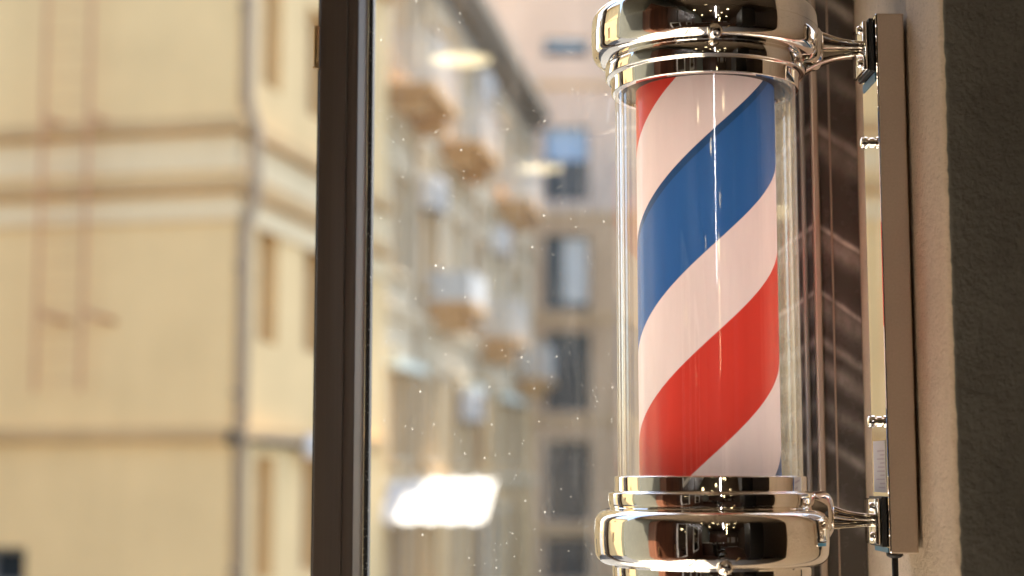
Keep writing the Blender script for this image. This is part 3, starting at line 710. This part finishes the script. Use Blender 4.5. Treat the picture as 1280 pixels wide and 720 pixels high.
# air conditioners on that wall
for tt, z in ((3.6, 5.1), (9.5, 8.6), (12.0, 5.4), (7.9, 1.2)):
    wv = mb.matrix_basis @ Vector((0, 0, 0))
    ca, sa = math.cos(R(-8.6)), math.sin(R(-8.6))
    lx, ly = 0.02, tt
    ac = thing('air_conditioner', (-2.25 + lx*ca - ly*sa, 27.0 + lx*sa + ly*ca, z), 'white air conditioner box on the wall of the cream apartment block', 'air conditioner', R(-8.6), 'air conditioners on the cream block')
    MB().box(0.03, -0.45, 0, 0.36, 0.45, 0.62, bevel=0.02).build('casing', M['white_metal'], ac)
    MB().box(-0.018, -0.3, -0.06, 0.34, -0.26, -0.003).build('bracket', M['win_frame'], ac); MB().box(-0.018, 0.26, -0.06, 0.34, 0.30, -0.003).build('bracket', M['win_frame'], ac)
    MB().lathe([(0.0, 0.0), (0.22, 0.0), (0.24, 0.012), (0.2, 0.02), (0.0, 0.02)], 24, M=Matrix.Translation((0.361, -0.08, 0.31)) @ Matrix.Rotation(R(90), 4, 'Y')).build('fan_grille', M['win_frame'], ac)

# --- rose building closing the street
FY = 50.2
fb = thing('rose_building', (0.0, FY, STREET), 'rose stuccoed building with dark blue windows at the end of the street', 'building')
fh = []
for zc in (-4.15+0.3, -1.35, 1.98, 5.25, 8.75, 13.4):
    pass
rows_ = [(-3.2, -1.9), (-1.40, 1.10), (2.0, 4.5), (5.2, 7.6), (8.7, 11.1), (13.4, 14.0)]
for (a, b) in rows_:
    for x in (1.05, 4.9, 8.8, 12.7, -2.8): fh.append((x-0.03, x+1.42, yl+a, yl+b))
m = MB(); ff = lambda u, d, z: (u, d, z)
facade(m, ff, -6, 26, yl+8.25, yl+17, [h_ for h_ in fh if h_[2] > yl+8.25], depth=0.35)
facade(m, ff, -6, 26, 0, yl+8.25, [h_ for h_ in fh if h_[2] < yl+8.25], depth=0.35, mi=1)
m.quad([(-6, 0, 0), (-6, 12, 0), (-6, 12, yl+17), (-6, 0, yl+17)]); m.quad([(26, 0, 0), (26, 12, 0), (26, 12, yl+17), (26, 0, yl+17)]); m.quad([(-6, 0, yl+17), (26, 0, yl+17), (26, 12, yl+17), (-6, 12, yl+17)])
m.quad([(-6, 12, 0), (26, 12, 0), (26, 12, yl+17), (-6, 12, yl+17)])
m.build('wall', [M['pink'], M['rose_tan']], fb, normals=False)
for i, h_ in enumerate(fh):
    window(ff, fb, *h_, depth=0.35, curtain=(h_[0]+0.62, h_[1]-0.05) if i in (15,) else None, blind=0.45 if i in (20, 25) else None, frame=M['win_dark'])
m = MB()
for z in (-1.7, 1.7, 4.9, 8.2, 12.4): m.box(-6, -0.10, yl+z, 26, -0.002, yl+z+0.12)
m.build('string_course', M['tan'], fb)

ch = thing('corner_house', (-15.0, 19.0, STREET), 'pale ochre corner house mirrored at the left edge of the chrome caps', 'building')
sf = lambda t_, d, z: (-d, -t_, z)
rh = [(a, a+1.2, yl+zc, yl+zc+1.8) for zc in (-1.4, 2.4) for a in (3.5, 9.5)]
m = MB(); facade(m, sf, 0, 14, 0, yl+8, rh)
m.quad([(0, -14, 0), (-8, -14, 0), (-8, -14, yl+8), (0, -14, yl+8)]); m.quad([(0, 0, yl+8), (-8, 0, yl+8), (-8, -14, yl+8), (0, -14, yl+8)])
m.build('wall', M['yellow'], ch, normals=False)
for h_ in rh: window(sf, ch, *h_, frame=M['shutter'], glass=M['shutter'])
m = MB(); m.box(0.002, -14, yl+7.7, 0.35, 0, yl+8); m.build('cornice', M['ledge'], ch)

# --- white canopy in the sun
cp = thing('canopy', (-1.22, 27.2, STREET), 'white sunlit canopy on thin posts in the street below the cream block', 'canopy')
m = MB()
n = 16
za, zb = -0.70+yl, -0.05+yl
def cpt(u, v): return (-0.98 + 1.75*u + 0.16*v, -0.8 + 1.5*v, za + (zb-za)*v - 0.05*math.sin(PI*((u*5) % 1)))
for i in range(40):
    for j in range(6):
        a, b, c, d = i/40, (i+1)/40, j/6, (j+1)/6
        f = m.quad([cpt(a, c), cpt(b, c), cpt(b, d), cpt(a, d)])
        q = [Vector(cpt(a, c)), Vector(cpt(b, c)), Vector(cpt(b, d)), Vector(cpt(a, d))]
        m.quad([p - Vector((0, 0, 0.02)) for p in reversed(q)])
for i in range(40):
    a, b = i/40, (i+1)/40
    p, q = Vector(cpt(a, 0)), Vector(cpt(b, 0)); dz = Vector((0, 0, 0.02)); m.quad([p-dz, q-dz, q, p])
    p, q = Vector(cpt(a, 1)), Vector(cpt(b, 1)); m.quad([p-dz, q-dz, q, p])
m.build('canvas', M['canvas'], cp)
for u, v in ((0.02, 0.03), (0.98, 0.03), (0.02, 0.97), (0.98, 0.97)):
    p = cpt(u, v); MB().box(p[0]-.03, p[1]-.03, 0, p[0]+.03, p[1]+.03, p[2]-0.07).build('post', M['win_frame'], cp)

# ------------------------------------------------------------------ ground
g = MB(); g.quad([(-400, -400, STREET-0.15), (400, -400, STREET-0.15), (400, 600, STREET-0.15), (-400, 600, STREET-0.15)])
struct('street', g, M['asphalt'])
struct('pavement', MB().box(-3.4, 1.5, STREET-0.149, 3.0, 6.0, STREET), M['paving'])

# ------------------------------------------------------------------ light
sd = Vector((0.150, 0.62, 0.78)).normalized()
elev = math.asin(sd.z)
w = bpy.data.worlds.new('World'); S.world = w; w.use_nodes = True
nt = w.node_tree; nt.nodes.clear()
sky = nt.nodes.new('ShaderNodeTexSky'); sky.sky_type = 'NISHITA'; sky.sun_disc = False
sky.sun_elevation = elev; sky.sun_rotation = math.atan2(sd.x, sd.y)
sky.air_density = 1.0; sky.dust_density = 2.0; sky.ozone_density = 1.0
bg = nt.nodes.new('ShaderNodeBackground'); bg.inputs[1].default_value = 0.10
wo = nt.nodes.new('ShaderNodeOutputWorld'); nt.links.new(sky.outputs[0], bg.inputs[0]); nt.links.new(bg.outputs[0], wo.inputs[0])
sun = bpy.data.lights.new('sun', 'SUN'); sun.energy = 5.0; sun.angle = R(0.5); sun.color = (1.0, 0.93, 0.82)
so = bpy.data.objects.new('sun', sun); COL.objects.link(so); so.rotation_euler = (-sd).to_track_quat('-Z', 'Y').to_euler(); so.location = (0, 10, 20)

# ------------------------------------------------------------------ camera
cam = bpy.data.cameras.new('camera'); cam.sensor_width = 36.0; cam.lens = 2000/1280*36; cam.clip_start = 0.05; cam.clip_end = 2000
cam.dof.use_dof = True; cam.dof.focus_distance = 1.215; cam.dof.aperture_fstop = 3.7; cam.dof.aperture_blades = 0
co = bpy.data.objects.new('camera', cam); COL.objects.link(co); co.rotation_euler = (R(90+6.70), 0, 0); S.camera = co
S.view_settings.view_transform = 'Standard'; S.view_settings.look = 'None'; S.view_settings.gamma = 1.0; S.view_settings.use_curve_mapping = False
S.view_settings.exposure = 2.7
S.cycles.use_denoising = True
S.cycles.max_bounces = 14; S.cycles.transparent_max_bounces = 24; S.cycles.glossy_bounces = 8; S.cycles.diffuse_bounces = 5
S.cycles.caustics_reflective = False; S.cycles.caustics_refractive = False
S.cycles.sample_clamp_indirect = 8.0
